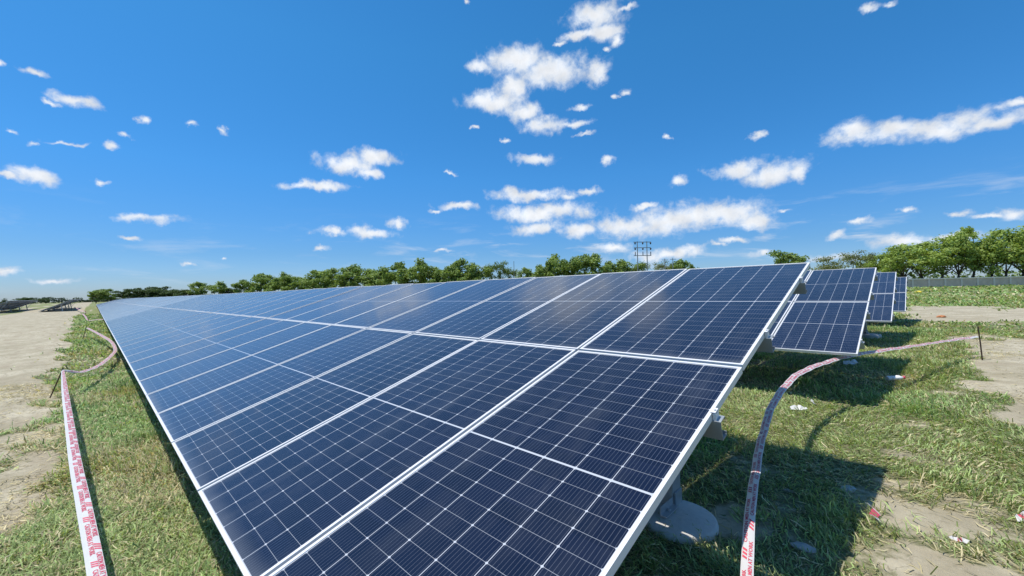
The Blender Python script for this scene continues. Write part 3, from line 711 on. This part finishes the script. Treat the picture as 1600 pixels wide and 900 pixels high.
spole('faint short pole beside the pair of trees at the far end', 181.5, 454, 270, .16, True)

# ------------------------------------------------------------------ trees
def make_tree(seed, hgt=10.0, wid=7.0, dense=1.0, base=.30, tint=(.085, .135, .030), tint2=(.17, .225, .06), airy=0.0):
    """trunk mesh and crown mesh for a tree of this height and width, origin at its foot"""
    r = np.random.default_rng(seed); rr = random.Random(seed)
    tm = MB(); blobs = []
    fork = hgt * (base + .02)
    lean = np.array([r.normal(0, .05), r.normal(0, .05), 1]) * fork
    tm.tube([(0, 0, -.3), tuple(lean * .5 + r.normal(0, .12, 3) * [1, 1, 0]), tuple(lean)], [hgt * .022, hgt * .017, hgt * .014], 7)
    nl = 6
    for k in range(nl):
        a = 2 * math.pi * (k + rr.random() * .7) / nl; rad = wid * .5 * rr.uniform(.35, .8); z = hgt * rr.uniform(base + .22, .86)
        e = np.array([math.cos(a) * rad, math.sin(a) * rad, z]); mid = lean * .45 + e * .55 + np.array([0, 0, -.06 * hgt]) + r.normal(0, .2, 3)
        tm.tube([tuple(lean * .97), tuple(mid), tuple(e)], [hgt * .010, hgt * .006, hgt * .0025], 5)
        for q in range(3):
            blobs.append((e + r.normal(0, 1, 3) * np.array([wid * .13, wid * .13, hgt * .075]), rr.uniform(.11, .2)))
    tm.tube([tuple(lean * .97), (lean[0] * 1.2, lean[1] * 1.2, hgt * .85)], [hgt * .011, hgt * .003], 5)
    for q in range(int(7 + 8 * dense)):
        a = rr.random() * 6.283; z = rr.uniform(base + .10, .92); prof = math.sin(min(1, (z - base) / (1 - base) * 1.0 + .12) * math.pi) ** .6
        rad = wid * .5 * math.sqrt(rr.random()) * .85 * max(prof, .3)
        blobs.append((np.array([math.cos(a) * rad, math.sin(a) * rad, z * hgt]), rr.uniform(.10, .19)))
    for b, sz in blobs: b[2] = min(b[2], hgt * (1 - sz * .45))
    C_, N_, K_, T_ = [], [], [], []
    per = int(150 * dense)
    for b, sz in blobs:
        n = int(per * rr.uniform(.6, 1.3)); d = r.normal(0, 1, (n, 3)); d /= np.linalg.norm(d, axis=1)[:, None]
        rad = (r.random(n) ** .45)[:, None] * np.array([sz * wid * 1.0, sz * wid * 1.0, sz * hgt * .52])
        wob = 1 + .35 * np.sin(d[:, 0:1] * 5 + b[0]) * np.cos(d[:, 1:2] * 4 + b[1])
        C_.append(b + d * rad * wob); N_.append(d * .7 + r.normal(0, .6, (n, 3)) + np.array([0, 0, .35]))
        K_.append(np.full(n, rr.random())); T_.append(r.random(n))
    C_, N_, K_, T_ = map(np.concatenate, (C_, N_, K_, T_))
    N_ /= np.linalg.norm(N_, axis=1)[:, None]
    ok = C_[:, 2] > hgt * base * .75; C_, N_, K_, T_ = C_[ok], N_[ok], K_[ok], T_[ok]
    n = len(C_); up = r.normal(0, 1, (n, 3)); A = np.cross(N_, up); A /= np.linalg.norm(A, axis=1)[:, None]; B = np.cross(N_, A)
    s1 = (hgt * r.uniform(.013, .030, n) * (1 - .2 * airy))[:, None]; s2 = s1 * r.uniform(.45, .9, n)[:, None]
    bend = N_ * s1 * r.uniform(-.35, .1, n)[:, None]
    V_ = np.stack([C_ - A * s1, C_ - B * s2 + bend * .2, C_ + A * s1 + bend, C_ + B * s2], 1).reshape(-1, 3)
    k = (K_ * .55 + T_ * .45)[:, None]; col = np.array(tint) * (1 - k) + np.array(tint2) * k
    col = col * r.uniform(.8, 1.2, n)[:, None]
    cm2 = bpy.data.meshes.new('crown'); np_mesh(cm2, V_, np.arange(4 * n), np.full(n, 4)); cm2.materials.append(M_LEAF)
    cm2.color_attributes.new('tint', 'FLOAT_COLOR', 'POINT').data.foreach_set('color', np.repeat(np.concatenate([col, np.ones((n, 1))], 1), 4, 0).astype(np.float32).ravel())
    return tm.mesh('trunk', M_TRUNK, True), cm2
KIND = {}
for i in range(4): KIND['mid%d' % i] = make_tree(100 + i, 10, 6.6, 1.15, .10, (.165, .25, .06), (.31, .40, .115))
for i in range(3): KIND['right%d' % i] = make_tree(200 + i, 10, 6.4, .80, .20, (.20, .285, .055), (.42, .52, .14), .9)
for i in range(2): KIND['dark%d' % i] = make_tree(300 + i, 10, 8.0, 1.6, .02, (.055, .10, .035), (.12, .17, .06))
for i in range(2): KIND['airy%d' % i] = make_tree(400 + i, 10, 6.5, .5, .34, (.125, .19, .045), (.235, .30, .085), 1)
for i in range(2): KIND['pale%d' % i] = make_tree(500 + i, 10, 9.0, .55, .25, (.15, .18, .065), (.26, .28, .13), 1)
NAT = {'mid': 6.6, 'right': 6.4, 'dark': 8.0, 'airy': 6.5, 'pale': 9.0}
def horizon(px): return 469.93 - .02323 * (px - 146.8)
def tree(px, top, wpx, depth, kind, label, group):
    c = at(px, horizon(px), depth); z = float(gz(c[0], c[1])); h = at(px, top, depth)[2] - z
    root = empty('tree', (c[0], c[1], z), random.uniform(0, 6.28), label=label, cat='tree', group=group)
    tmesh, cmesh = KIND[kind]; w_ = wpx * depth / F_PX / NAT[kind[:-1]]
    jt = random.Random(int(px * 7)); root.scale = (w_ * jt.uniform(.88, 1.22), w_ * jt.uniform(.88, 1.22), h / 10.0 * jt.uniform(.93, 1.06))
    link('trunk', tmesh, root); link('crown', cmesh, root)
ORD = ['first', 'second', 'third', 'fourth', 'fifth', 'sixth', 'seventh', 'eighth', 'ninth', 'tenth', 'eleventh', 'twelfth', 'thirteenth', 'fourteenth', 'fifteenth', 'sixteenth', 'seventeenth']
tree(150, 451, 25, 280, 'mid0', 'left tree of the lone distant pair at the far end of the roadside row', 'distant trees at the far end of the roadside row')
tree(172, 449.5, 26, 285, 'mid2', 'right tree of the lone distant pair at the far end of the roadside row', 'distant trees at the far end of the roadside row')
for i, (x, t, w_) in enumerate(((201, 451, 30), (218, 447, 32), (238, 444, 36), (255, 445, 32), (272, 449, 28))):
    tree(x, t, w_, 260, 'dark%d' % (i % 2), ('leftmost', 'second', 'middle, tallest', 'fourth', 'rightmost')[i] + ' tree of the dark round clump above the far arrays', 'dark round trees above the far arrays')
for i, (x, t, w_) in enumerate(((292, 448, 30), (314, 437.5, 30), (343, 440.5, 36), (362, 449, 24))):
    tree(x, t, w_, 240, ('dark0', 'mid1', 'mid3', 'dark1')[i], ORD[i] + ' from left of the four low trees between dark clump and tall tree line', 'low trees left of the tall tree line')
LINE = [(384, 437, 32, 195), (407, 427, 42, 190), (430, 433, 36, 185), (446, 422, 30, 182), (470, 428, 48, 178), (496, 419.5, 42, 172), (520, 418, 46, 168), (548, 415, 50, 162), (576, 417, 50, 156), (602, 419, 44, 150), (630, 404, 52, 142), (656, 405, 42, 138), (681, 414, 44, 135), (705, 408, 42, 133), (722, 402, 46, 131), (742, 411, 42, 130)]
DESC = ['short bushy tree', 'round bushy tree', 'low dense tree', 'slim upright tree']
for i, (x, t, w_, d) in enumerate(LINE):
    tree(x, t, w_ * 1.05, d, 'mid%d' % (i % 4), 'green tree, %s from left in the tall tree line behind the foreground array' % ORD[i], 'tall tree line behind the foreground array')
for i, (x, t, w_) in enumerate(((766, 412.5, 30), (783, 410, 27), (799, 414, 24))):
    tree(x, t, w_, 130, 'airy%d' % (i % 2), 'sparse slender tree, %s of three in the thin part of the tree line' % ('left', 'middle', 'right')[i], 'sparse slender trees in the tree line gap')
for i, (x, t, w_) in enumerate(((824, 413, 34), (846, 408, 40), (868, 396, 44), (899, 400, 46), (930, 395, 48), (955, 404, 38), (976, 403, 38))):
    tree(x, t, w_, 125, 'mid%d' % ((i + 1) % 4), 'leafy green tree, %s from left in the group ending at the double utility pole' % ORD[i], 'trees left of the double utility pole')
tree(1003, 405, 34, 124, 'airy0', 'thin leafy tree growing right behind the double utility pole', None)
for i, (x, t, w_) in enumerate(((1035, 405, 40), (1061, 403.5, 34), (1079, 412, 22))):
    tree(x, t, w_, 132, ('pale0', 'mid1', 'mid2')[i], ('yellowish left', 'green middle', 'small right')[i] + ' tree of the three just right of the double utility pole', 'trees right of the double utility pole')
tree(1238, 393, 52, 120, 'mid0', 'lone rounded green tree peeping over the top corner of the foreground array', None)
tree(1288, 399, 60, 140, 'pale1', 'pale thin tree between the first and second array tops', None)
for i, (x, t, w_) in enumerate(((1335, 386.5, 58), (1364, 388, 50), (1390, 392, 42))):
    tree(x, t, w_, 112, ('pale0', 'right1', 'mid3')[i], ('wide pale left', 'green middle', 'darker right')[i] + ' tree of the three above the second array', 'trees above the second array')
R8 = [(1412, 379, 52, 95), (1441, 371, 58, 92), (1472, 373, 52, 92), (1498, 371, 52, 90), (1520, 352, 50, 91), (1548, 368, 48, 90), (1572, 361, 52, 89), (1598, 356, 56, 88), (1632, 359, 56, 88), (1664, 362, 56, 88)]
for i, (x, t, w_, d) in enumerate(R8[:9]):
    tree(x, t - 4, w_ * 1.24, d, 'right%d' % (i % 3), 'feathery bright green tree behind the grey wall, %s from left%s' % (ORD[i], ', tallest of all' if i == 4 else ''), 'feathery trees behind the grey wall')
# understorey seen between the trunks behind the wall and the far-off wood on the left horizon
def wood(name, label, pts, hmin, hmax, n, tint, tint2, seed):
    r = np.random.default_rng(seed); C_ = []
    P = np.array(pts); s = np.concatenate([[0], np.cumsum(np.linalg.norm(np.diff(P, axis=0), axis=1))])
    t = r.uniform(0, s[-1], n); x = np.interp(t, s, P[:, 0]); y = np.interp(t, s, P[:, 1])
    dep = r.normal(0, 3, n); hh = hmin + (hmax - hmin) * np.interp(t, np.linspace(0, s[-1], 90), r.random(90) ** 1.6)
    z = gz(x, y) + hh * r.random(n) ** .8; C_ = np.stack([x + dep, y + dep * .6, z], -1)
    N_ = r.normal(0, 1, (n, 3)) + [0, 0, .4]; N_ /= np.linalg.norm(N_, axis=1)[:, None]
    A = np.cross(N_, r.normal(0, 1, (n, 3))); A /= np.linalg.norm(A, axis=1)[:, None]; B = np.cross(N_, A)
    sz = ((hmin + hmax) * r.uniform(.05, .11, n))[:, None]
    V_ = np.stack([C_ - A * sz, C_ - B * sz * .6, C_ + A * sz, C_ + B * sz * .6], 1).reshape(-1, 3)
    k = r.random(n)[:, None]; col = (np.array(tint) * (1 - k) + np.array(tint2) * k)
    m2 = bpy.data.meshes.new(name); np_mesh(m2, V_, np.arange(4 * n), np.full(n, 4)); m2.materials.append(M_LEAF)
    m2.color_attributes.new('tint', 'FLOAT_COLOR', 'POINT').data.foreach_set('color', np.repeat(np.concatenate([col, np.ones((n, 1))], 1), 4, 0).astype(np.float32).ravel())
    tag(link(name, m2), label, 'wood', kind='stuff')
f1 = [at(x, horizon(x), 520)[:2] for x in (-120, 60, 230, 420)]
wood('distant_wood', 'low far-off wood along the left horizon beyond the dark arrays', f1, 2, 8, 9000, (.055, .085, .05), (.10, .135, .085), 5)
f2 = [at(x, horizon(x), 99)[:2] for x in (1380, 1500, 1640, 1760)]
wood('undergrowth', 'shrubby undergrowth between the trunks behind the grey wall', f2, 1.0, 4.2, 3200, (.12, .19, .05), (.24, .32, .10), 6)
for i, (x, t, w_) in enumerate(((38, 463, 10), (72, 465.5, 7), (45, 463, 12))):
    tree(x, t, w_ * 1.5, 400, 'dark%d' % (i % 2), ('small dark tree on the left horizon above the road, leftmost', 'small dark tree on the left horizon above the dark array', 'small flat-topped dark tree on the left horizon, middle one')[i], 'small trees on the left horizon')
